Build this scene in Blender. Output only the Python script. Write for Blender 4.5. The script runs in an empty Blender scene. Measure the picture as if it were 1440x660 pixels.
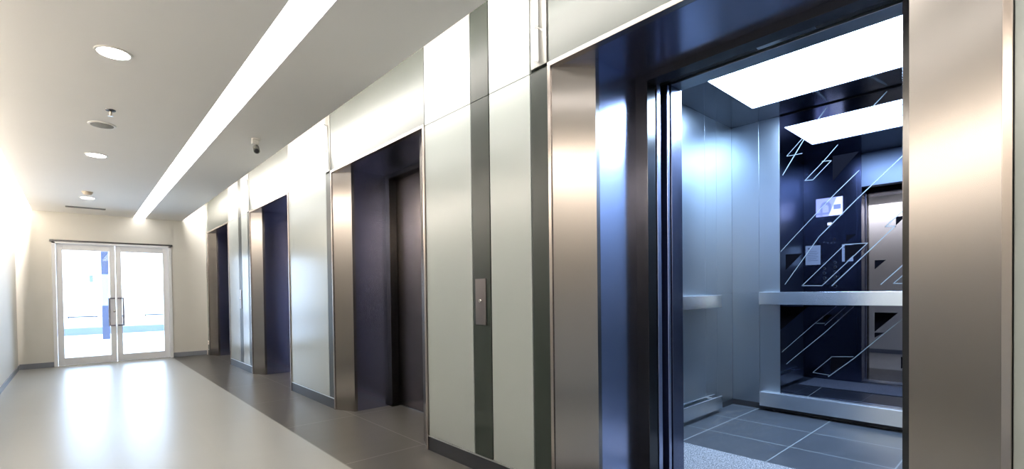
import bpy, bmesh, math
from mathutils import Vector, Matrix
SC = bpy.context.scene
COL = SC.collection
PI = math.pi

# ------------------------------------------------------------------ materials
def newmat(name):
    m = bpy.data.materials.new(name); m.use_nodes = True
    nt = m.node_tree
    return m, nt, nt.nodes['Principled BSDF'] if 'Principled BSDF' in nt.nodes else None

def nd(nt, typ, **kw):
    n = nt.nodes.new(typ)
    for k, v in kw.items():
        setattr(n, k, v)
    return n

def simple(name, col, rough=.5, metal=0., spec=.5, noise=0., nscale=8., coat=0.):
    m, nt, b = newmat(name)
    b.inputs['Roughness'].default_value = rough
    b.inputs['Metallic'].default_value = metal
    b.inputs['Specular IOR Level'].default_value = spec
    b.inputs['Coat Weight'].default_value = coat
    b.inputs['Base Color'].default_value = (*col, 1)
    if noise:
        tc = nd(nt, 'ShaderNodeTexCoord'); n = nd(nt, 'ShaderNodeTexNoise')
        n.inputs['Scale'].default_value = nscale; n.inputs['Detail'].default_value = 4
        nt.links.new(tc.outputs['Object'], n.inputs['Vector'])
        r = nd(nt, 'ShaderNodeMapRange')
        r.inputs['To Min'].default_value = 1 - noise; r.inputs['To Max'].default_value = 1 + noise
        nt.links.new(n.outputs['Fac'], r.inputs['Value'])
        mx = nd(nt, 'ShaderNodeMix', data_type='RGBA', blend_type='MULTIPLY')
        mx.inputs['Factor'].default_value = 1
        mx.inputs['A'].default_value = (*col, 1)
        nt.links.new(r.outputs['Result'], mx.inputs['B'])
        nt.links.new(mx.outputs['Result'], b.inputs['Base Color'])
    return m

def brushed(name, col, rough=.28, var=.006, vertical=True, aniso=.7):
    """brushed steel: a fine grain that spreads reflections across the brushing direction"""
    m, nt, b = newmat(name)
    b.inputs['Metallic'].default_value = 1
    tc = nd(nt, 'ShaderNodeTexCoord'); mp = nd(nt, 'ShaderNodeMapping')
    mp.inputs['Scale'].default_value = (90, 90, .5) if vertical else (.5, .5, 90)
    nt.links.new(tc.outputs['Object'], mp.inputs['Vector'])
    n = nd(nt, 'ShaderNodeTexNoise'); n.inputs['Scale'].default_value = 5; n.inputs['Detail'].default_value = 4
    nt.links.new(mp.outputs['Vector'], n.inputs['Vector'])
    r = nd(nt, 'ShaderNodeMapRange')
    r.inputs['To Min'].default_value = rough - var; r.inputs['To Max'].default_value = rough + var
    nt.links.new(n.outputs['Fac'], r.inputs['Value'])
    nt.links.new(r.outputs['Result'], b.inputs['Roughness'])
    c = nd(nt, 'ShaderNodeMix', data_type='RGBA')
    c.inputs['A'].default_value = (*[v * .99 for v in col], 1); c.inputs['B'].default_value = (*[min(1, v * 1.01) for v in col], 1)
    nt.links.new(n.outputs['Fac'], c.inputs['Factor']); nt.links.new(c.outputs['Result'], b.inputs['Base Color'])
    g = nd(nt, 'ShaderNodeNewGeometry')
    x = nd(nt, 'ShaderNodeVectorMath', operation='CROSS_PRODUCT'); x.inputs[1].default_value = (0.002, 0.001, 1)
    nt.links.new(g.outputs['Normal'], x.inputs[0])
    if not vertical:
        y = nd(nt, 'ShaderNodeVectorMath', operation='CROSS_PRODUCT')
        nt.links.new(g.outputs['Normal'], y.inputs[0]); nt.links.new(x.outputs[0], y.inputs[1]); x = y
    nt.links.new(x.outputs[0], b.inputs['Tangent'])
    b.inputs['Anisotropic'].default_value = aniso
    return m

def emit(name, col, s):
    m, nt, b = newmat(name)
    b.inputs['Base Color'].default_value = (.8, .8, .8, 1)
    b.inputs['Emission Color'].default_value = (*col, 1); b.inputs['Emission Strength'].default_value = s
    return m

def tiles(name, col, grout, sx, sy, ox, oy, w, rough, var=.06, rvar=.05, groutx=True, grouty=True, streak=.0):
    """floor tiles: joints at x = ox + k*sx and y = oy + k*sy, w = half joint width"""
    m, nt, b = newmat(name)
    g = nd(nt, 'ShaderNodeNewGeometry'); s = nd(nt, 'ShaderNodeSeparateXYZ')
    nt.links.new(g.outputs['Position'], s.inputs[0])
    def mth(op, a, bb=None, c=None):
        n = nd(nt, 'ShaderNodeMath', operation=op)
        for i, v in enumerate((a, bb, c)):
            if v is None: continue
            if isinstance(v, (int, float)): n.inputs[i].default_value = v
            else: nt.links.new(v, n.inputs[i])
        return n.outputs[0]
    def joint(o, off, size):
        u = mth('DIVIDE', mth('SUBTRACT', o, off), size)
        f = mth('SUBTRACT', u, mth('FLOOR', mth('ADD', u, .5)))
        d = mth('MULTIPLY', mth('ABSOLUTE', f), size)
        return mth('LESS_THAN', d, w), mth('FLOOR', u)
    jx, ix = joint(s.outputs[0], ox, sx); jy, iy = joint(s.outputs[1], oy, sy)
    if groutx and grouty: j = mth('MAXIMUM', jx, jy)
    else: j = jx if groutx else jy
    cv = nd(nt, 'ShaderNodeCombineXYZ'); nt.links.new(ix, cv.inputs[0]); nt.links.new(iy, cv.inputs[1])
    wn = nd(nt, 'ShaderNodeTexWhiteNoise'); nt.links.new(cv.outputs[0], wn.inputs['Vector'])
    no = nd(nt, 'ShaderNodeTexNoise'); no.inputs['Scale'].default_value = 2.2; no.inputs['Detail'].default_value = 7
    mp = nd(nt, 'ShaderNodeMapping'); mp.inputs['Scale'].default_value = (1, 2.5 if streak else 1, 1)
    nt.links.new(g.outputs['Position'], mp.inputs['Vector']); nt.links.new(mp.outputs[0], no.inputs['Vector'])
    t = mth('ADD', mth('MULTIPLY', wn.outputs['Value'], var), mth('MULTIPLY', no.outputs['Fac'], var + streak))
    t = mth('ADD', t, 1 - var - streak / 2)
    mx = nd(nt, 'ShaderNodeMix', data_type='RGBA', blend_type='MULTIPLY'); mx.inputs['Factor'].default_value = 1
    mx.inputs['A'].default_value = (*col, 1); nt.links.new(t, mx.inputs['B'])
    m2 = nd(nt, 'ShaderNodeMix', data_type='RGBA'); m2.inputs['B'].default_value = (*grout, 1)
    nt.links.new(mx.outputs['Result'], m2.inputs['A']); nt.links.new(j, m2.inputs['Factor'])
    nt.links.new(m2.outputs['Result'], b.inputs['Base Color'])
    rr = mth('ADD', mth('MULTIPLY', no.outputs['Fac'], rvar), rough - rvar / 2)
    nt.links.new(rr, b.inputs['Roughness'])
    return m

def glass(name, tint=(.95, .98, 1.)):
    m, nt, b = newmat(name); nt.nodes.remove(b)
    out = [n for n in nt.nodes if n.type == 'OUTPUT_MATERIAL'][0]
    f = nd(nt, 'ShaderNodeFresnel'); f.inputs['IOR'].default_value = 1.45
    t = nd(nt, 'ShaderNodeBsdfTransparent'); t.inputs['Color'].default_value = (*tint, 1)
    g = nd(nt, 'ShaderNodeBsdfGlossy'); g.inputs['Roughness'].default_value = 0.01
    mx = nd(nt, 'ShaderNodeMixShader')
    nt.links.new(f.outputs[0], mx.inputs[0]); nt.links.new(t.outputs[0], mx.inputs[1]); nt.links.new(g.outputs[0], mx.inputs[2])
    nt.links.new(mx.outputs[0], out.inputs['Surface'])
    return m

def speckle(name, a, bcol, scale):
    m, nt, b = newmat(name)
    tc = nd(nt, 'ShaderNodeTexCoord'); n = nd(nt, 'ShaderNodeTexNoise')
    n.inputs['Scale'].default_value = scale; n.inputs['Detail'].default_value = 3
    nt.links.new(tc.outputs['Object'], n.inputs['Vector'])
    r = nd(nt, 'ShaderNodeValToRGB')
    r.color_ramp.elements[0].position = .40; r.color_ramp.elements[1].position = .62
    r.color_ramp.elements[0].color = (*a, 1); r.color_ramp.elements[1].color = (*bcol, 1)
    nt.links.new(n.outputs['Fac'], r.inputs['Fac']); nt.links.new(r.outputs['Color'], b.inputs['Base Color'])
    b.inputs['Roughness'].default_value = .95
    bp = nd(nt, 'ShaderNodeBump'); bp.inputs['Strength'].default_value = .6; bp.inputs['Distance'].default_value = .004
    nt.links.new(n.outputs['Fac'], bp.inputs['Height']); nt.links.new(bp.outputs['Normal'], b.inputs['Normal'])
    return m

M = dict(
    ceiling=simple('ceiling_paint', (.91, .885, .85), .7, noise=.02, nscale=1.5),
    plaster=simple('plaster_paint', (.70, .675, .62), .65, noise=.025, nscale=3),
    panel=simple('wall_panel_laminate', (.245, .264, .256), .23, noise=.012, nscale=4, spec=.5),
    dark=simple('dark_strip_laminate', (.011, .0145, .0125), .36, spec=.14, noise=.05, nscale=5),
    skirt=simple('skirting_laminate', (.008, .009, .012), .36, spec=.2),
    skirtlip=simple('skirting_lip', (.62, .64, .66), .3, metal=1),
    skirtgrey=simple('skirting_grey', (.17, .185, .22), .45),
    header=simple('header_panel_metal', (.026, .032, .029), .36, spec=.3),
    steel=brushed('brushed_portal_steel', (.265, .242, .224), .255),
    trimsteel=brushed('pale_trim_steel', (.40, .35, .32), .26),
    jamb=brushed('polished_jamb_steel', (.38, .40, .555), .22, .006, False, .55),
    bronze=brushed('dark_door_frame_steel', (.05, .048, .047), .24),
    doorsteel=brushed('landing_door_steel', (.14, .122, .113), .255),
    carsteel=brushed('car_wall_steel', (.335, .375, .41), .32, .006, False, .3),
    carrail=brushed('handrail_steel', (.70, .74, .76), .25, .006, False),
    carceil=simple('car_ceiling_metal', (.10, .11, .14), .14, metal=1.),
    carfront=brushed('car_front_steel', (.13, .14, .21), .22, .006, False, .5),
    black=simple('black_gap', (.012, .012, .014), .5),
    shaft=simple('shaft_concrete', (.06, .06, .06), .9),
    mirror=simple('tinted_mirror', (.13, .14, .185), .015, metal=1.),
    etch=simple('etched_line_frost', (.11, .13, .145), .6),
    etchdark=simple('etched_dark_glass', (.002, .002, .003), .9, spec=0.),
    white=simple('white_aluminium', (.88, .88, .90), .38),
    handle=simple('grey_handle_metal', (.20, .20, .25), .35, metal=.6),
    plastic=simple('white_plastic', (.80, .77, .72), .4),
    beige=simple('beige_plastic', (.62, .53, .42), .5),
    greyplastic=simple('grey_plastic', (.15, .15, .135), .7, spec=.2),
    chrome=simple('chrome', (.75, .73, .70), .12, metal=1.),
    brass=simple('sprinkler_metal', (.45, .40, .34), .3, metal=1.),
    plate=brushed('call_plate_steel', (.19, .165, .158), .34),
    lens=simple('lens_black', (.01, .01, .012), .08),
    paper=simple('notice_paper', (.78, .80, .82), .7),
    ink=simple('notice_ink', (.25, .25, .30), .8),
    floor=tiles('pale_floor_tile', (.375, .385, .38), (.40, .395, .375), .6, .6, 1.376, 3.30, .0012, .31, .03, .02),
    band=tiles('dark_floor_tile', (.078, .075, .070), (.21, .20, .19), .64, 1.27, 2.02, 3.30, .004, .31, .10, .02, streak=.3),
    carfloor=tiles('car_floor_tile', (.036, .040, .046), (.16, .18, .19), .52, .635, 3.985, 1.93, .0045, .31, .12, .02, streak=.3),
    mat=speckle('speckled_carpet', (.05, .053, .06), (.26, .27, .29), 130),
    outfloor=tiles('terrace_paving', (.78, .80, .82), (.55, .57, .6), .8, .8, 0, 0, .004, .6),
    outwhite=simple('terrace_white', (.82, .84, .86), .6),
    outblue=simple('kerb_blue_grey', (.11, .14, .25), .6, noise=.1, nscale=3),
    outblack=simple('terrace_dark_rail', (.03, .035, .05), .5),
    pillarlight=simple('pillar_pale_blue', (.20, .27, .46), .5),
    pillardark=simple('pillar_dark', (.035, .045, .09), .4, noise=.3, nscale=3),
    slot=emit('slot_diffuser', (1., .97, .93), 3.2),
    cove=emit('cove_led', (1., .965, .91), 15.),
    coveleft=emit('cove_led_left', (1., .93, .87), 185.),
    down=emit('downlight_glow', (1., .93, .85), 18.),
    carlight=emit('car_light_diffuser', (.50, .70, 1.), 38.),
    screen=emit('display_screen', (.38, .40, .90), 3.0),
    screenlight=emit('display_bright', (.80, .84, 1.), 4.5),
    screendark=emit('display_mid', (.16, .17, .48), 2.2),
    red=emit('button_glow', (.5, .6, 1.), .6),
    lamp=emit('lantern_tube', (1., .98, .94), .35),
    glass=glass('door_glass'),
)

# ------------------------------------------------------------------ mesh helpers
def BM(): return bmesh.new()

def box(bm, x0, x1, y0, y1, z0, z1):
    v = [bm.verts.new(p) for p in ((x0, y0, z0), (x1, y0, z0), (x1, y1, z0), (x0, y1, z0), (x0, y0, z1), (x1, y0, z1), (x1, y1, z1), (x0, y1, z1))]
    for f in ((0, 3, 2, 1), (4, 5, 6, 7), (0, 1, 5, 4), (1, 2, 6, 5), (2, 3, 7, 6), (3, 0, 4, 7)):
        bm.faces.new([v[i] for i in f])
    return bm

def prism(bm, pts, z0, z1):
    """vertical prism over a plan polygon (counter-clockwise)"""
    a = [bm.verts.new((x, y, z0)) for x, y in pts]; b = [bm.verts.new((x, y, z1)) for x, y in pts]
    n = len(pts)
    bm.faces.new(a[::-1]); bm.faces.new(b)
    for i in range(n): bm.faces.new((a[i], a[(i + 1) % n], b[(i + 1) % n], b[i]))
    bmesh.ops.recalc_face_normals(bm, faces=bm.faces[:])
    return bm

def polyx(bm, pts, x0, x1):
    """prism along x over a (y, z) polygon"""
    a = [bm.verts.new((x0, y, z)) for y, z in pts]; b = [bm.verts.new((x1, y, z)) for y, z in pts]
    n = len(pts)
    bm.faces.new(a); bm.faces.new(b[::-1])
    for i in range(n): bm.faces.new((a[i], a[(i + 1) % n], b[(i + 1) % n], b[i]))
    bmesh.ops.recalc_face_normals(bm, faces=bm.faces[:])
    return bm

def lathe(bm, prof, c=(0, 0, 0), axis='z', n=32):
    """solid of revolution: prof = (radius, height) pairs"""
    rings = []
    for r, h in prof:
        ring = []
        for k in range(n):
            a = 2 * PI * k / n
            p = (r * math.cos(a), r * math.sin(a), h)
            if axis == 'x': p = (p[2], p[0], p[1])
            if axis == 'y': p = (p[0], p[2], p[1])
            ring.append(bm.verts.new(Vector(c) + Vector(p)))
        rings.append(ring)
    for i in range(len(rings) - 1):
        for k in range(n):
            bm.faces.new((rings[i][k], rings[i][(k + 1) % n], rings[i + 1][(k + 1) % n], rings[i + 1][k]))
    bm.faces.new(rings[0][::-1]); bm.faces.new(rings[-1])
    bmesh.ops.recalc_face_normals(bm, faces=bm.faces[:])
    return bm

def tube(bm, pts, r, n=12):
    pts = [Vector(p) for p in pts]; rings = []
    for i, p in enumerate(pts):
        d = (pts[min(i + 1, len(pts) - 1)] - pts[max(i - 1, 0)]).normalized()
        u = d.orthogonal().normalized()
        if rings: u = (lastu - d * lastu.dot(d)).normalized()
        lastu = u; w = d.cross(u)
        rings.append([bm.verts.new(p + r * (u * math.cos(2 * PI * k / n) + w * math.sin(2 * PI * k / n))) for k in range(n)])
    for i in range(len(rings) - 1):
        for k in range(n):
            bm.faces.new((rings[i][k], rings[i][(k + 1) % n], rings[i + 1][(k + 1) % n], rings[i + 1][k]))
    bm.faces.new(rings[0][::-1]); bm.faces.new(rings[-1])
    bmesh.ops.recalc_face_normals(bm, faces=bm.faces[:])
    return bm

def obj(name, bm, mat, parent=None, bevel=0., smooth=False):
    me = bpy.data.meshes.new(name); bm.to_mesh(me); bm.free()
    me.materials.append(mat)
    o = bpy.data.objects.new(name, me); COL.objects.link(o)
    if parent is not None:
        o.parent = parent
        loc = Vector((0, 0, 0)); p = parent
        while p is not None: loc += p.location; p = p.parent
        me.transform(Matrix.Translation(-loc))
    if bevel:
        md = o.modifiers.new('edge', 'BEVEL'); md.width = bevel; md.segments = 2; md.limit_method = 'ANGLE'
    if smooth:
        for p in me.polygons: p.use_smooth = True
        if len(me.polygons):
            try: me.set_sharp_from_angle(angle=math.radians(40))
            except Exception: pass
    return o

def B(name, mat, parent, *a, bevel=0.):
    return obj(name, box(BM(), *a), mat, parent, bevel)

def glow(name, mat, parent, x0, x1, y0, y1, z, nx, ny):
    """luminous sheet facing down, cut into short lengths"""
    bm = BM()
    g = [[bm.verts.new((x0 + (x1 - x0) * i / nx, y0 + (y1 - y0) * j / ny, z)) for j in range(ny + 1)] for i in range(nx + 1)]
    for i in range(nx):
        for j in range(ny): bm.faces.new((g[i][j], g[i][j + 1], g[i + 1][j + 1], g[i + 1][j]))
    return obj(name, bm, mat, parent)

def thing(name, label, cat, loc=(0, 0, 0), group=None):
    o = bpy.data.objects.new(name, None); COL.objects.link(o); o.location = loc
    o.empty_display_size = .1
    o['label'] = label; o['category'] = cat
    if group: o['group'] = group
    return o

def tag(o, label, cat, group=None):
    o['label'] = label; o['category'] = cat
    if group: o['group'] = group
    return o

def struct(o, label=None, cat=None):
    o['kind'] = 'structure'
    if label: o['label'] = label
    if cat: o['category'] = cat
    return o

# ------------------------------------------------------------------ dimensions (metres)
XW = 1.98                      # face of the lift wall
XL = -.735                     # left wall
YF = 11.45                     # end wall
YN = -3.0                      # near end of the corridor, behind the camera
ZC = 2.68                      # ceiling
ZU = 3.30                      # top of the light coves
XSEAM = 1.376                  # pale tiles | dark tiles
SL0, SL1 = .82, 1.006          # slot light
CL, CR = -.525, 1.577          # edges of the hung ceiling
PORT = [.063, 3.153, 6.30, 9.48]
PW = 1.80; ZP = 2.475; SP = .245; SD = .104; XJ = 2.46

# ------------------------------------------------------------------ room shell
o = B('floor', M['floor'], None, XL - .1, XSEAM, YN, YF, -.12, 0); struct(o, 'pale beige floor tiles along the corridor', 'floor')
o = B('floor', M['band'], None, XSEAM, 2.66, YN, YF, -.12, 0); struct(o, 'band of dark grey floor tiles along the lifts', 'floor')
o = B('wall_left', M['plaster'], None, XL - .12, XL, YN, YF, -.12, ZU + .1); struct(o, 'pale left wall washed by the ceiling cove', 'wall')
o = B('baseboard_left', M['skirtgrey'], None, XL, XL + .012, YN, YF, 0, .075, bevel=.002); struct(o)
o = B('wall_near', M['plaster'], None, XL - .12, 5.5, YN - .12, YN, -.12, ZU + .1); struct(o)
# end wall with the double door opening
DX0, DX1, DZ = -.30, 1.395, 2.20
bm = BM(); box(bm, XL - .12, DX0, YF, YF + .15, -.12, ZU + .1); box(bm, DX1, 5.5, YF, YF + .15, -.12, ZU + .1); box(bm, DX0, DX1, YF, YF + .15, DZ, ZU + .1)
box(bm, DX0, DX1, YF, YF + .15, -.12, -.001)
o = obj('wall_far', bm, M['plaster']); struct(o, 'beige end wall around the glass doors', 'wall')
bm = BM(); box(bm, XL + .013, DX0 - .002, YF - .012, YF, 0, .09); box(bm, DX1 + .002, XW - .022, YF - .012, YF, 0, .09)
o = obj('baseboard_far', bm, M['skirtgrey'], None, .002); struct(o)
# hung ceiling, light slot and coves
o = B('ceiling', M['ceiling'], None, CL, SL0, YN, YF, ZC, ZC + .09); struct(o, 'hung white ceiling left of the light slot', 'ceiling')
o = B('ceiling', M['ceiling'], None, SL1, CR, YN, YF, ZC, ZC + .09); struct(o, 'hung white ceiling strip between the light slot and the lifts', 'ceiling')
o = B('ceiling', M['ceiling'], None, XL - .12, 5.5, YN, YF, ZU, ZU + .1); struct(o, 'upper ceiling above the light coves', 'ceiling')
sl = thing('linear_ceiling_light', 'long white glowing light slot running the length of the ceiling', 'ceiling light', ((SL0 + SL1) / 2, 4, ZC))
glow('diffuser', M['slot'], sl, SL0 + .004, SL1 - .004, YN + .001, YF - .004, ZC + .012, 1, 60)
bm = BM(); box(bm, SL0, SL0 + .004, YN, YF, ZC, ZC + .09); box(bm, SL1 - .004, SL1, YN, YF, ZC, ZC + .09); box(bm, SL0, SL1, YN, YF, ZC + .08, ZC + .09)
B2 = obj('housing', bm, M['white'], sl)
# lamps lying in the two coves
cv = B('ceiling_cove_lamp', M['white'], None, 1.24, 1.57, YN + .04, YF - .04, 3.081, 3.11); glow('diffuser', M['cove'], cv, 1.25, 1.56, YN + .05, YF - .05, 3.08, 2, 64); struct(cv, 'lamp strip in the cove above the lift wall', 'lamp')
cv = B('ceiling_cove_lamp', M['white'], None, -.515, -.19, YN + .04, YF - .04, 3.081, 3.11); glow('diffuser', M['coveleft'], cv, -.51, -.20, YN + .05, YF - .05, 3.08, 2, 64); struct(cv, 'lamp strip in the cove above the left wall', 'lamp')

# ------------------------------------------------------------------ lift wall: backing, cladding, skirting
bm = BM()
edges = [YN] + [v for p in PORT for v in (p, p + PW)] + [YF]
for i in range(0, len(edges), 2): box(bm, XW + .02, XW + .14, edges[i] - (0.0 if i == 0 else 0), edges[i + 1], -.12, ZU)
for p in PORT: box(bm, XW + .02, XW + .14, p, p + PW, ZP + .02, ZU)
wr = obj('wall_right', bm, M['dark']); struct(wr, 'lift wall of pale panels and dark strips', 'wall')
def panel(y0, y1, mat, name, skirt=True):
    z0 = .112
    for a, b in ((z0, ZP - .014), (ZP - .011, ZU)):
        B(name, mat, wr, XW, XW + .02, y0, y1, a, b, bevel=.0015)
W, D = M['panel'], M['dark']
G = .005
# pier with the key-switch strip, between the open lift and the next one
pa = PORT[0] + PW
def strips(lst):
    for y0, y1, m in lst: panel(y0, y1, m, 'wall_panel' if m is W else 'dark_strip')
strips([(pa + .152, pa + .522, W), (pa + .531, pa + .715, D), (pa + .722, PORT[1] - .003, W)])
B('dark_strip', D, wr, XW, XW + .02, pa + .003, pa + .143, .112, ZP - .014, bevel=.0015)
pb = PORT[1] + PW
strips([(pb + .147, PORT[2] - .003, W)])
B('dark_strip', D, wr, XW, XW + .02, pb + .003, pb + .141, .112, ZP - .014, bevel=.0015)
pc = PORT[2] + PW
strips([(pc + .152, pc + .522, W), (pc + .531, pc + .715, D), (pc + .722, PORT[3] - .003, W)])
B('dark_strip', D, wr, XW, XW + .02, pc + .003, pc + .143, .112, ZP - .014, bevel=.0015)
pd = PORT[3] + PW
strips([(pd + .003, YF - .001, M['panel'])])
strips([(PORT[0] - 1.24, PORT[0] - .003, W), (PORT[0] - 1.40, PORT[0] - 1.25, D), (YN + .002, PORT[0] - 1.41, W)])
bm = BM(); lip = BM()
for i in range(0, len(edges), 2):
    box(bm, XW - .004, XW + .02, edges[i] + .001, edges[i + 1] - .001, 0, .104)
    box(lip, XW - .005, XW + .02, edges[i] + .001, edges[i + 1] - .001, .104, .112)
o = obj('baseboard_right', bm, M['skirt']); struct(o)
obj('lip', lip, M['skirtlip'], o)

# ------------------------------------------------------------------ lift shafts (dark, behind the wall)
bm = BM()
box(bm, 5.30, 5.45, YN, YF, -.12, ZU)
for y in (2.55, 5.65, 8.75): box(bm, 2.14, 5.30, y, y + .12, -.12, ZU)
box(bm, 2.14, 5.30, -.62, -.50, -.12, ZU)
o = obj('wall_shaft', bm, M['shaft']); struct(o)
o = B('floor', M['shaft'], None, 2.66, 5.45, YN, YF, -.22, -.12); struct(o, 'dark pit floor of the lift shafts', 'floor')

# ------------------------------------------------------------------ lift portals
def portal(p, label, deep):
    q = p + PW
    t = thing('elevator_portal', label, 'elevator portal', (XW, (p + q) / 2, 0), 'steel lift portals')
    B('header_panel', M['header'], t, XW - .001, XW + .02, p + .002, q - .002, ZP + .003, ZU, bevel=.0015)
    bm = BM()                                            # thin pale trim that frames the opening
    T = .022
    box(bm, XW - .012, XW + .03, p, p + T, 0, ZP); box(bm, XW - .012, XW + .03, q - T, q, 0, ZP)
    box(bm, XW - .012, XW + .03, p + T, q - T, ZP - .026, ZP)
    obj('front_trim', bm, M['trimsteel'], t, .002)
    zt = ZP - .026
    for s in (0, 1):                                     # splayed side panels, then jambs, then the door frame
        if s == 0: f = lambda u: p + u
        else: f = lambda u: q - u
        pts = [(XW + .001, f(T)), (XW + SD, f(SP)), (XW + SD + .03, f(SP)), (XW + SD + .03, f(SP - .03)), (XW + .031, f(T))]
        obj('splay_panel', prism(BM(), pts, 0, zt), M['steel'], t)
        ja, jb = sorted((f(SP), f(SP - .02)))
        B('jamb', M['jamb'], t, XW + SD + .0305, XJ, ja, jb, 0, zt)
        fa, fb = sorted((f(SP + .077), f(SP - .02)))
        obj('door_frame', box(BM(), XJ, deep, fa, fb, 0, 2.405), M['bronze'], t, .002)
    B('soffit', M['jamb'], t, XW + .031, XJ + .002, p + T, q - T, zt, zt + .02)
    B('lintel', M['bronze'], t, XJ, deep, p + SP - .02, q - SP + .02, 2.4055, zt - .0005)
    return t
POL = ['brushed steel portal around the nearest lift, which stands open on its blue lit car',
       'brushed steel portal of the first closed lift beyond the panel with the key switch',
       'brushed steel portal of the third lift along, its opening deep in shadow',
       'narrow looking steel portal of the farthest lift, beside the end wall']
for p, l in zip(PORT, POL): portal(p, l, 2.548)
DOL = ['stainless landing doors slid back inside the frame of the nearest, open lift',
       'closed dark brown steel landing doors in the second portal',
       'closed landing doors deep in the shadow of the third portal',
       'closed landing doors hidden in shade of the farthest portal']
for i, (p, l) in enumerate(zip(PORT, DOL)):
    a, b = p + SP + .077, p + PW - SP - .077
    t = thing('landing_door', l, 'elevator door', (2.58, (a + b) / 2, 0), 'lift landing doors')
    mid = (a + b) / 2; w = mid - a
    if i == 0:
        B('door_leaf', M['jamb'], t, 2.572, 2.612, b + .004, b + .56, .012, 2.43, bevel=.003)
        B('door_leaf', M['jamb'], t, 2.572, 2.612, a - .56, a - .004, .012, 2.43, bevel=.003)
    else:
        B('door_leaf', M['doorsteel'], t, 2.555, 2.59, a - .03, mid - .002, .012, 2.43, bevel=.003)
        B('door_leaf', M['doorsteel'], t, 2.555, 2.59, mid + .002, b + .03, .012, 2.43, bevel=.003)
    bm = BM(); box(bm, 2.55, 2.66, a - .05, b + .05, .0005, .010)
    for x in (2.57, 2.60, 2.63): box(bm, x, x + .008, a - .05, b + .05, .010, .0115)
    obj('sill', bm, M['carrail'], t)

# ------------------------------------------------------------------ the open lift car
YA, YB = -.26, 2.19                  # car side walls
XB = 5.08; XFI = 2.855; ZCC = 2.868
OA, OB = PORT[0] + SP + .077, PORT[0] + PW - SP - .077
car = thing('elevator_car', 'open lift car with blue lit steel walls, dark mirror and bright ceiling', 'elevator', (3.9, .965, 0))
B('floor_tiles', M['carfloor'], car, 2.69, XB + .03, YA - .03, YB + .03, -.06, 0)
def carwall(name, *a): return B(name, M['carsteel'], car, *a, bevel=.0012)
# far side wall: three upright panels with fine joints, and the near one the same
for y0, y1 in ((YB, YB + .03), (YA - .03, YA)):
    for a, b in ((XFI, 3.67), (3.672, 4.487), (4.489, 4.727), (4.729, XB)):
        for z0, z1 in ((.055, 1.1595), (1.161, ZCC)):
            carwall('side_panel', a + .0005, b - .0005, y0, y1, z0, z1)
for a, b in ((1.922, YB), (1.731, 1.920), (YA, 0.0), (.002, .195)):
    for z0, z1 in ((.055, 1.1595), (1.161, ZCC)):
        carwall('back_panel', XB, XB + .03, a + .0005, b - .0005, z0, z1)
bm = BM(); box(bm, XFI, XB + .002, YB - .004, YB + .03, 0, .054); box(bm, XFI, XB + .002, YA - .03, YA + .004, 0, .054); box(bm, XB - .004, XB + .03, YA, YB, 0, .054)
obj('kick_strip', bm, M['black'], car)
bm = BM(); box(bm, XFI - .13, XB + .06, YA - .06, YB + .06, ZCC + .05, ZCC + .09); box(bm, XB + .031, XB + .06, YA - .06, YB + .06, -.06, ZCC + .05)
box(bm, XFI - .13, XB + .03, YB + .031, YB + .06, -.06, ZCC + .05); box(bm, XFI - .13, XB + .03, YA - .06, YA - .031, -.06, ZCC + .05)
obj('outer_shell', bm, M['black'], car)
# ceiling around the luminous panel
LX0, LX1, LY0, LY1 = 3.765, 4.672, .10, 1.82
bm = BM(); box(bm, XFI, LX0, YA, YB, ZCC, ZCC + .04); box(bm, LX1, XB, YA, YB, ZCC, ZCC + .04); box(bm, LX0, LX1, YA, LY0, ZCC, ZCC + .04); box(bm, LX0, LX1, LY1, YB, ZCC, ZCC + .04)
obj('car_ceiling', bm, M['carceil'], car)
glow('light_panel', M['carlight'], car, LX0, LX1, LY0, LY1, ZCC + .004, 4, 7)
# front return panels beside the doorway, and the header over it
for a, b in ((OB, YB), (YA, OA)):
    B('front_return', M['carfront'], car, 2.727, XFI, a, b, 0, ZCC, bevel=.002)
B('front_header', M['carsteel'], car, 2.727, XFI, OA, OB, 2.455, ZCC, bevel=.002)
for a, b in ((OB + .003, OB + .55), (OA - .55, OA - .003)):
    B('car_door', M['jamb'], car, 2.685, 2.713, a, b, .012, 2.45, bevel=.003)
bm = BM(); box(bm, 2.665, 2.73, OA - .05, OB + .05, .001, .010); box(bm, 2.69, 2.70, OA - .05, OB + .05, .010, .0115)
obj('sill', bm, M['carrail'], car)
bm = BM(); box(bm, 2.64, 2.725, YA, YB, 2.47, 2.60)
hd = obj('door_operator', bm, M['black'], car)
bm = BM(); box(bm, 2.66, 2.70, .75, 1.02, 2.462, 2.47); obj('operator_plate', bm, M['chrome'], hd)
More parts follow.
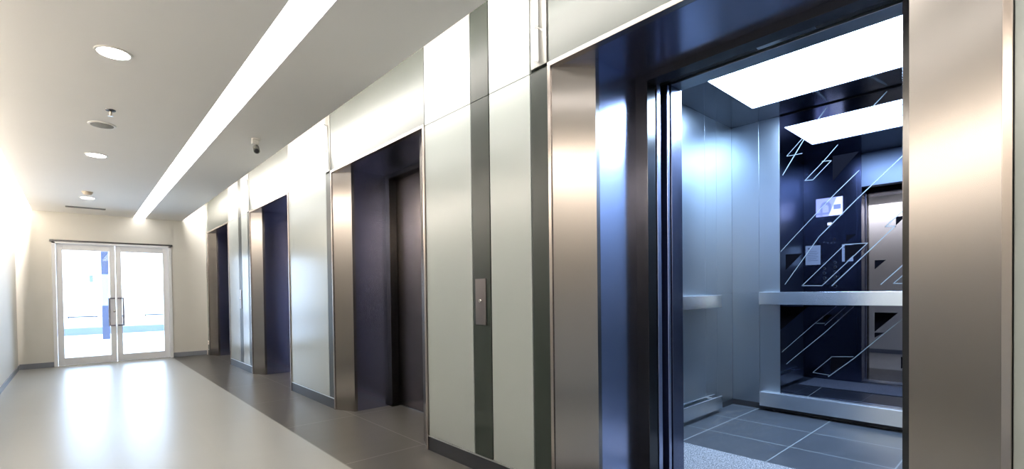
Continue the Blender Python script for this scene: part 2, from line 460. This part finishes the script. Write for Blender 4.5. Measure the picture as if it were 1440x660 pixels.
# mirror with etched pattern
MX = 5.072
mir = B('mirror', M['mirror'], car, MX, XB + .02, .20, 1.727, .165, 2.856)
def ribbon(bm, pts, w, x0, x1, closed=False):
    n = len(pts)
    for i in range(n - 1):
        a = Vector(pts[i]); b = Vector(pts[i + 1]); d = (b - a)
        if d.length < 1e-5: continue
        d.normalize(); nn = Vector((-d.y, d.x)) * w / 2; e = d * w * .4
        polyx(bm, [tuple(a - e + nn), tuple(b + e + nn), tuple(b + e - nn), tuple(a - e - nn)], x0, x1)
LINES = [[(1.329, 2.84), (1.508, 2.604), (1.698, 2.296)], [(.896, 2.84), (1.038, 2.696)],
 [(1.386, 2.613), (1.52, 2.613), (1.666, 2.466), (1.532, 2.464)],
 [(1.248, 2.477), (1.364, 2.349), (1.509, 2.207), (1.444, 2.202), (1.297, 2.348), (1.37, 2.357)],
 [(.761, 2.311), (1.105, 1.974), (1.394, 1.673), (1.682, 1.241)], [(1.09, 2.219), (1.265, 2.049), (1.582, 1.711), (1.719, 1.559)],
 [(1.029, 1.584), (1.195, 1.585), (1.535, 1.225), (1.372, 1.222), (1.029, 1.584)],
 [(.66, 1.96), (.77, 1.848), (.906, 1.711), (.839, 1.71), (1.293, 1.221)], [(.66, 1.51), (.77, 1.404), (.935, 1.226)], [(.66, 1.43), (.77, 1.317), (.853, 1.231), (.66, 1.229)],
 [(.60, 2.695), (.854, 2.703)], [(.60, 2.80), (.761, 2.647), (.858, 2.551)],
 [(1.261, 1.034), (1.43, .874), (1.71, .586)], [(1.132, 1.03), (1.35, .793), (1.672, .473)], [(.70, 1.03), (.906, .817), (1.133, .572), (1.323, .392)],
 [(1.133, .591), (1.295, .576), (1.448, .416), (1.317, .405)], [(1.424, .874), (1.35, .877)], [(1.19, 1.03), (1.35, .86)], [(1.379, .286), (1.508, .168)]]
WID = [.010, .009, .006, .006, .008, .007, .007, .009, .009, .007, .007, .004, .005, .007, .008, .005, .004, .004, .004]
for l, w in zip(LINES, WID):
    bm = BM(); ribbon(bm, l, w * .8, MX - .0012, MX + .0005); obj('etched_line', bm, M['etch'], mir)
TRI = [[(1.286, 2.385), (1.09, 2.385), (1.286, 2.161)], [(1.184, 1.668), (1.111, 1.668), (1.184, 1.605)], [(1.195, 1.578), (1.040, 1.578), (1.195, 1.421)],
 [(.979, 1.432), (.901, 1.432), (.979, 1.355)], [(1.676, 1.528), (1.534, 1.528), (1.676, 1.378)],
 [(.835, 1.786), (.77, 1.786), (.835, 1.715)], [(1.7215, 1.028), (1.488, 1.028), (1.7215, .80)], [(.98, .986), (.821, .986), (.98, .819)],
 [(.98, .812), (.911, .816), (.98, .77)], [(1.361, .956), (1.294, .956), (1.361, .877)], [(1.306, .582), (1.150, .582), (1.306, .425)], [(.802, .62), (.70, .62), (.802, .52)]]
for t_ in TRI: obj('etched_triangle', polyx(BM(), t_, MX - .0008, MX + .0005), M['etchdark'], mir)
# flat handrails and bumper rails standing off the walls
def rail(name, z0, z1, back, y0=None):
    bm = BM()
    if back:
        box(bm, XB - .088, XB - .072, .02, 1.893, z0, z1); box(bm, XB - .072, XB - .0, .02, 1.893, z1 - .006, z1)
        for y in (.20, .95, 1.70): box(bm, XB - .072, XB + .005, y - .02, y + .02, z0 + .02, z1 - .006)
    else:
        yy, s = y0
        f = lambda u: tuple(sorted((yy - s * u[0], yy - s * u[1])))
        a, b = f((.088, .072)); box(bm, 3.15, 4.645, a, b, z0, z1)
        a, b = f((.072, 0.0)); box(bm, 3.15, 4.645, a, b, z1 - .006, z1) if name == 'handrail' else box(bm, 3.15, 4.645, *f((.012, 0)), z1 - .006, z1 + .004)
        for x in (3.3, 3.9, 4.5): box(bm, x - .02, x + .02, *f((.072, -.005)), z0 + .02, z1 - .006)
    return obj(name, bm, M['carrail'], car, .002)
rail('handrail', 1.046, 1.166, True); rail('handrail', 1.024, 1.142, False, (YB, 1)); rail('handrail', 1.024, 1.142, False, (YA, -1))
rail('bumper_rail', .047, .184, True); rail('bumper_rail', .044, .164, False, (YB, 1)); rail('bumper_rail', .044, .164, False, (YA, -1))
# car operating panel on the far front return, seen in the mirror
XC = XFI + .012
cop = B('control_panel', M['carfront'], car, XFI, XC, 1.585, 2.165, .12, 2.70, bevel=.003)
disp = B('display', M['screen'], cop, XC, XC + .004, 1.735, 2.035, 2.135, 2.372)
bm = BM(); polyx(bm, [(1.86, 2.14), (1.86, 2.28), (1.885, 2.315), (1.925, 2.33), (1.965, 2.31), (1.985, 2.27), (1.985, 2.14), (1.96, 2.14), (1.96, 2.26), (1.94, 2.285), (1.91, 2.285), (1.89, 2.26), (1.89, 2.14)], XC + .004, XC + .0055)
polyx(bm, [(1.86, 2.16), (2.03, 2.16), (2.03, 2.185), (1.86, 2.185)], XC + .004, XC + .005)
obj('screen_image', bm, M['screendark'], disp)
bm = BM(); polyx(bm, [(1.74, 2.14), (1.89, 2.14), (1.80, 2.367), (1.74, 2.367)], XC + .004, XC + .006); obj('screen_caption', bm, M['screenlight'], disp)
bm = BM(); polyx(bm, [(1.755, 2.215), (1.835, 2.215), (1.835, 2.275), (1.755, 2.275)], XC + .006, XC + .007); obj('screen_text_box', bm, M['screendark'], disp)
obj('floor_indicator', box(BM(), XC, XC + .003, 1.858, 1.905, 2.015, 2.05), M['screenlight'], cop)
obj('key_switch', lathe(BM(), [(.017, 0), (.017, .006), (.013, .010)], (XC, 1.825, 1.83), 'x', 20), M['black'], cop, 0, True)
for y, z in ((1.945, 1.80), (1.90, 1.79), (1.86, 1.785), (1.825, 1.785)):
    obj('key_switch', lathe(BM(), [(.011, 0), (.011, .005), (.008, .008)], (XC, y, z), 'x', 18), M['chrome'], cop, 0, True)
for y, z0, n in ((1.94, 1.27, 5), (1.82, 1.22, 6)):
    for k in range(n):
        b = obj('floor_button', lathe(BM(), [(.022, 0), (.022, .005), (.018, .009)], (XC, y, z0 + k * .062), 'x', 20), M['chrome'], cop, 0, True)
        obj('button_face', lathe(BM(), [(.014, 0), (.013, .0025)], (XC + .009, y, z0 + k * .062), 'x', 18), M['black'], b, 0, True)
for (y0, y1, z0, z1, lab) in ((1.985, 2.16, 1.51, 1.765, 'white notice sheet stuck on lift control panel, the wider one, beside the side wall'),
                              (1.625, 1.745, 1.535, 1.755, 'white notice sheet stuck on lift control panel, the narrower one, nearer the doorway')):
    n = B('notice_sheet', M['paper'], None, XC + .0006, XC + .0022, y0, y1, z0, z1); tag(n, lab, 'notice', 'notices in the lift car')
    bm = BM(); w = y1 - y0
    box(bm, XC + .0022, XC + .0026, y0 + w * .72, y0 + w * .84, z1 - .05, z1 - .025)
    for k in range(6):
        box(bm, XC + .0022, XC + .0026, y0 + w * (.15 if k % 2 else .25), y0 + w * .85, z1 - .08 - k * .024, z1 - .0755 - k * .024)
    obj('print', bm, M['ink'], n)
# speckled carpet on the car floor
bm = BM(); box(bm, 2.875, 3.50, YA + .12, YB - .13, .0005, .009)
o = obj('carpet_mat', bm, M['mat'], None, .004); tag(o, 'speckled light grey carpet mat on the tiles inside the open lift', 'mat')

# ------------------------------------------------------------------ hall lanterns and call panels
def lantern(q, lab):
    y0, y1 = q + .012, q + .137
    t = thing('hall_lantern', lab, 'lift lantern', (XW, (y0 + y1) / 2, ZP), 'lift lanterns on the dark strips')
    B('back_plate', M['plate2'], t, XW - .004, XW + .02, y0, y1, ZP + .005, 3.10, bevel=.002)
    yc = (y0 + y1) / 2
    for z0, z1 in ((ZP + .03, ZP + .205), (ZP + .225, ZP + .47)):
        obj('light_tube', lathe(BM(), [(.008, z0 - .004), (.015, z0), (.015, z1), (.008, z1 + .004)], (XW - .024, yc, 0), 'z', 20), M['lamp'], t, 0, True)
    for z in (ZP + .215, ZP + .48): B('bracket', M['chrome'], t, XW - .040, XW - .004, yc - .012, yc + .012, z - .006, z + .006, bevel=.002)
M['plate2'] = simple('lantern_plate_metal', (.13, .13, .12), .30, metal=.3)
lantern(pa, 'steel lantern plate with two white tubes, beside the header of the open lift')
lantern(pb, 'steel lantern plate with white tubes, at the left top corner of the second portal')
lantern(pc, 'small lantern plate with white tubes, at the left top corner of the third portal')
def callpanel(q, lab):
    t = thing('call_panel', lab, 'call panel', (XW, q + .627, .985), 'lift call panels on the dark strips')
    B('face_plate', M['plate'], t, XW - .008, XW + .0, q + .574, q + .681, .985, 1.289, bevel=.002)
    k = obj('key_switch', lathe(BM(), [(.013, 0), (.013, -.005), (.010, -.009), (.006, -.009)], (XW - .008, q + .627, 1.143), 'x', 24), M['chrome'], t, 0, True)
    B('key_slot', M['black'], k, XW - .0185, XW - .0168, q + .6255, q + .6285, 1.137, 1.149)
callpanel(pa, 'upright grey steel plate with a key switch on the dark strip before the open lift')
callpanel(pc, 'far grey steel call plate on the dark strip between the third and farthest lifts')
t = thing('wall_plate', 'tall grey plate on the narrow wall beyond the farthest lift', 'wall plate', (XW, YF - .08, 1.44))
B('face', M['plate'], t, XW - .008, XW, YF - .12, YF - .04, 1.44, 1.90, bevel=.002)
bm = BM()
for k in range(9): box(bm, XW - .0105, XW - .008, YF - .11, YF - .05, 1.47 + k * .045, 1.49 + k * .045)
obj('slats', bm, M['greyplastic'], t)
t = thing('wall_socket', 'small white socket low on the wall beyond the farthest lift', 'socket', (XW, YF - .08, .24))
B('face_plate', M['plastic'], t, XW - .010, XW, YF - .125, YF - .045, .21, .29, bevel=.003)
bm = BM(); box(bm, XW - .0115, XW - .010, YF - .105, YF - .098, .235, .265); box(bm, XW - .0115, XW - .010, YF - .072, YF - .065, .235, .265); obj('holes', bm, M['black'], t)

# ------------------------------------------------------------------ ceiling fittings
def downlight(x, y, r, lab):
    t = thing('downlight', lab, 'downlight', (x, y, ZC), 'round ceiling downlights')
    bm = lathe(BM(), [(r + .016, 0), (r + .014, -.006), (r + .002, -.007), (r, -.003)], (x, y, ZC), 'z', 40)
    obj('trim_ring', bm, M['plastic'], t, 0, True)
    obj('lens', lathe(BM(), [(r, -.003), (r * .97, -.008), (r * .6, -.010)], (x, y, ZC), 'z', 40), M['down'], t, 0, True)
downlight(.198, 3.79, .078, 'bright downlight nearest the camera, alone at the top of the ceiling')
downlight(.186, 6.63, .078, 'bright downlight behind the round ceiling speaker')
downlight(.156, 9.55, .078, 'bright downlight in front of the smoke detector by the end wall')
t = thing('ceiling_speaker', 'round grey speaker grille in the ceiling behind the sprinkler', 'speaker', (.195, 5.435, ZC))
obj('rim', lathe(BM(), [(.096, 0), (.094, -.006), (.080, -.008)], (.195, 5.435, ZC), 'z', 40), M['plastic'], t, 0, True)
bm = lathe(BM(), [(.080, -.007), (.078, -.010), (.04, -.012)], (.195, 5.435, ZC), 'z', 40)
obj('grille', bm, M['greyplastic'], t, 0, True)
t = thing('ceiling_sprinkler', 'small metal sprinkler head hanging from the ceiling', 'sprinkler', (.232, 4.97, ZC))
obj('escutcheon', lathe(BM(), [(.034, 0), (.032, -.006), (.014, -.010)], (.232, 4.97, ZC), 'z', 28), M['black'], t, 0, True)
obj('nozzle', lathe(BM(), [(.009, -.010), (.009, -.030), (.006, -.034), (.006, -.046)], (.232, 4.97, ZC), 'z', 16), M['brass'], t, 0, True)
obj('deflector', lathe(BM(), [(.018, -.046), (.018, -.049)], (.232, 4.97, ZC), 'z', 20), M['brass'], t)
t = thing('smoke_detector', 'beige domed smoke detector on the ceiling by the farthest downlight', 'smoke detector', (.148, 9.03, ZC))
obj('base', lathe(BM(), [(.062, 0), (.060, -.016)], (.148, 9.03, ZC), 'z', 32), M['beige'], t, 0, True)
obj('dome', lathe(BM(), [(.052, -.016), (.048, -.034), (.034, -.046), (.012, -.050)], (.148, 9.03, ZC), 'z', 32), M['beige'], t, 0, True)
t = thing('air_diffuser', 'long thin slotted air diffuser in the ceiling close to the end wall', 'air vent', (.15, 10.65, ZC))
obj('frame', box(BM(), -.10, .40, 10.58, 10.72, ZC - .006, ZC), M['greyplastic'], t, .002)
bm = BM()
for k in range(3): box(bm, -.08, .38, 10.597 + k * .042, 10.618 + k * .042, ZC - .0075, ZC - .006)
obj('slots', bm, M['black'], t)
# security camera
cx, cy = 1.295, 5.02
t = thing('security_camera', 'small white bullet security camera under the ceiling strip near the lifts', 'security camera', (cx, cy, ZC))
obj('mount', lathe(BM(), [(.040, 0), (.040, -.012), (.03, -.016)], (cx, cy, ZC), 'z', 28), M['plastic'], t, 0, True)
bm = BM(); box(bm, cx - .040, cx + .020, cy - .026, cy + .026, ZC - .055, ZC - .012); obj('bracket', bm, M['plastic'], t, .006)
d = Vector((-.18, -.86, -.48)).normalized()
c0 = Vector((cx + .012, cy + .055, ZC - .066)); c1 = c0 + d * .125
obj('body', tube(BM(), [c0, c0 + d * .004, c1 - d * .004, c1], .027, 20), M['greyplastic'], t, 0, True)
obj('lens', tube(BM(), [c1 - d * .002, c1 + d * .004], .020, 20), M['lens'], t, 0, True)
e0 = Vector((cx, cy, ZC - .03)); obj('joint', tube(BM(), [e0, (c0 + c1) / 2], .010, 12), M['greyplastic'], t, 0, True)

# ------------------------------------------------------------------ glass double door
YD = YF + .03
dr = bpy.data.objects.new('door_1', None); COL.objects.link(dr); dr.location = ((DX0 + DX1) / 2, YD, 0)
struct(dr, 'white framed glass double door in the end wall', 'door')
bm = BM(); box(bm, DX0, DX0 + .05, YF - .02, YF + .13, 0, DZ - .03); box(bm, DX1 - .05, DX1, YF - .02, YF + .13, 0, DZ - .03); box(bm, DX0, DX1, YF - .02, YF + .13, DZ - .065, DZ - .03)
obj('door_frame', bm, M['white'], dr, .003)
B('head_seal', M['black'], dr, DX0 - .02, DX1 + .02, YF - .024, YF + .13, DZ - .03, DZ - .001)
B('threshold', M['chrome'], dr, DX0 + .05, DX1 - .05, YF - .02, YF + .13, .0005, .012)
xm = (DX0 + DX1) / 2
for s in (-1, 1):
    a, b = (DX0 + .053, xm - .003) if s < 0 else (xm + .003, DX1 - .053)
    z0, z1 = .014, DZ - .068
    bm = BM(); S = .082
    box(bm, a, a + S, YD, YD + .045, z0, z1); box(bm, b - S, b, YD, YD + .045, z0, z1)
    box(bm, a + S, b - S, YD, YD + .045, z0, z0 + .125); box(bm, a + S, b - S, YD, YD + .045, z1 - .105, z1)
    lf = obj('door_leaf', bm, M['white'], dr, .003)
    B('glass_pane', M['glass'], lf, a + S - .008, b - S + .008, YD + .018, YD + .026, z0 + .118, z1 - .098)
    hx = xm - .100 if s < 0 else xm + .100
    ix = xm - .040 if s < 0 else xm + .040
    zc0, zc1 = .665, 1.185
    bm = BM(); r = .014
    box(bm, hx - r, hx + r, YD - .068, YD - .042, zc0, zc1)
    for z in (zc0, zc1 - .024):
        box(bm, min(hx, ix), max(hx, ix), YD - .066, YD - .044, z, z + .024)
        box(bm, min(ix, ix - s * .02), max(ix, ix - s * .02), YD - .066, YD + .001, z, z + .024)
    obj('pull_handle', bm, M['handle'], lf, .004)
    if s < 0:
        obj('lock', lathe(BM(), [(.016, 0), (.016, -.006), (.010, -.010)], (xm - .03, YD, .93), 'y', 20), M['chrome'], lf, 0, True)

# ------------------------------------------------------------------ terrace outside
o = B('terrace_floor', M['outfloor'], None, -14, 16, YF + .15, 34, -.16, -.01); struct(o, 'sunlit pale terrace floor outside', 'floor')
o = B('terrace_kerb', M['outblue'], None, -14, 16, 20.6, 20.9, -.01, .21); struct(o, 'blue grey kerb across the terrace', 'kerb')
o = B('terrace_parapet', M['outwhite'], None, -14, 16, 20.91, 21.1, -.01, .52); struct(o, 'low white parapet behind the kerb', 'parapet')
t = thing('terrace_railing', 'thin dark rail broken by gaps along the white terrace parapet', 'railing', (.5, 21, .52))
bm = BM()
for a, b in ((-4, -1.2), (-.22, .52), (.62, 1.2), (1.75, 2.6), (3.2, 6)):
    box(bm, a, b, 20.97, 21.02, .54, .585)
    for x in (a + .03, b - .03): box(bm, x - .015, x + .015, 20.975, 21.015, .518, .55)
obj('rail', bm, M['outblack'], t)
PX0, PX1 = .555, .70
pl = thing('terrace_pillar', 'slim blue pillar outside with dark top and foot, seen through the left door leaf', 'pillar', ((PX0 + PX1) / 2, 18.1, 0))
pl['kind'] = 'structure'
B('shaft', M['pillarlight'], pl, PX0, PX1, 18.03, 18.18, .95, 1.85)
B('foot', M['pillardark'], pl, PX0 - .01, PX1 + .01, 18.02, 18.19, -.01, .95)
B('head', M['pillardark'], pl, PX0 - .01, PX1 + .01, 18.02, 18.19, 1.85, 2.52)
t = thing('floodlight', 'small blue floodlight on an arm fixed to the pillar outside', 'floodlight', (PX0, 18.1, 1.72))
obj('arm', tube(BM(), [(PX0, 18.1, 1.73), (.37, 18.1, 1.73)], .012, 10), M['outblue'], t)
bm = BM(); polyx(bm, [(18.03, 1.64), (18.17, 1.62), (18.19, 1.80), (18.05, 1.82)], .29, .37); obj('lamp_head', bm, M['outblue'], t, .01)
obj('glass_front', box(BM(), .286, .290, 18.07, 18.15, 1.66, 1.78), M['plastic'], t)

# ------------------------------------------------------------------ daylight
w = bpy.data.worlds.new('sky'); SC.world = w; w.use_nodes = True
bg = w.node_tree.nodes['Background']; bg.inputs['Color'].default_value = (.62, .78, 1., 1); bg.inputs['Strength'].default_value = 5.

# ------------------------------------------------------------------ camera
yaw, pitch, roll = (math.radians(v) for v in (42.1139, -.8985, -.7095))
fw = Vector((math.sin(yaw) * math.cos(pitch), math.cos(yaw) * math.cos(pitch), math.sin(pitch)))
rt = Vector((math.cos(yaw), -math.sin(yaw), 0)); up = rt.cross(fw)
rt, up = rt * math.cos(roll) + up * math.sin(roll), up * math.cos(roll) - rt * math.sin(roll)
cam = bpy.data.cameras.new('camera'); co = bpy.data.objects.new('camera', cam); COL.objects.link(co)
mw = Matrix.Identity(4)
for i in range(3): mw[i][0], mw[i][1], mw[i][2] = rt[i], up[i], -fw[i]
mw.translation = Vector((0, 0, 1.2)); co.matrix_world = mw
cam.sensor_fit = 'HORIZONTAL'; cam.sensor_width = 36; cam.lens = 678.0 / 1440 * 36
cam.shift_y = (421.41 - 330) / 1440; cam.clip_start = .02; cam.clip_end = 200
SC.camera = co

SC.view_settings.view_transform = 'Standard'; SC.view_settings.look = 'None'
SC.view_settings.exposure = 0.9; SC.view_settings.gamma = 1; SC.view_settings.use_curve_mapping = False
cy_ = SC.cycles
cy_.max_bounces = 12; cy_.diffuse_bounces = 6; cy_.glossy_bounces = 8; cy_.sample_clamp_indirect = 3; cy_.blur_glossy = 1.0; cy_.caustics_reflective = False; cy_.caustics_refractive = False; cy_.use_adaptive_sampling = False; cy_.use_denoising = True
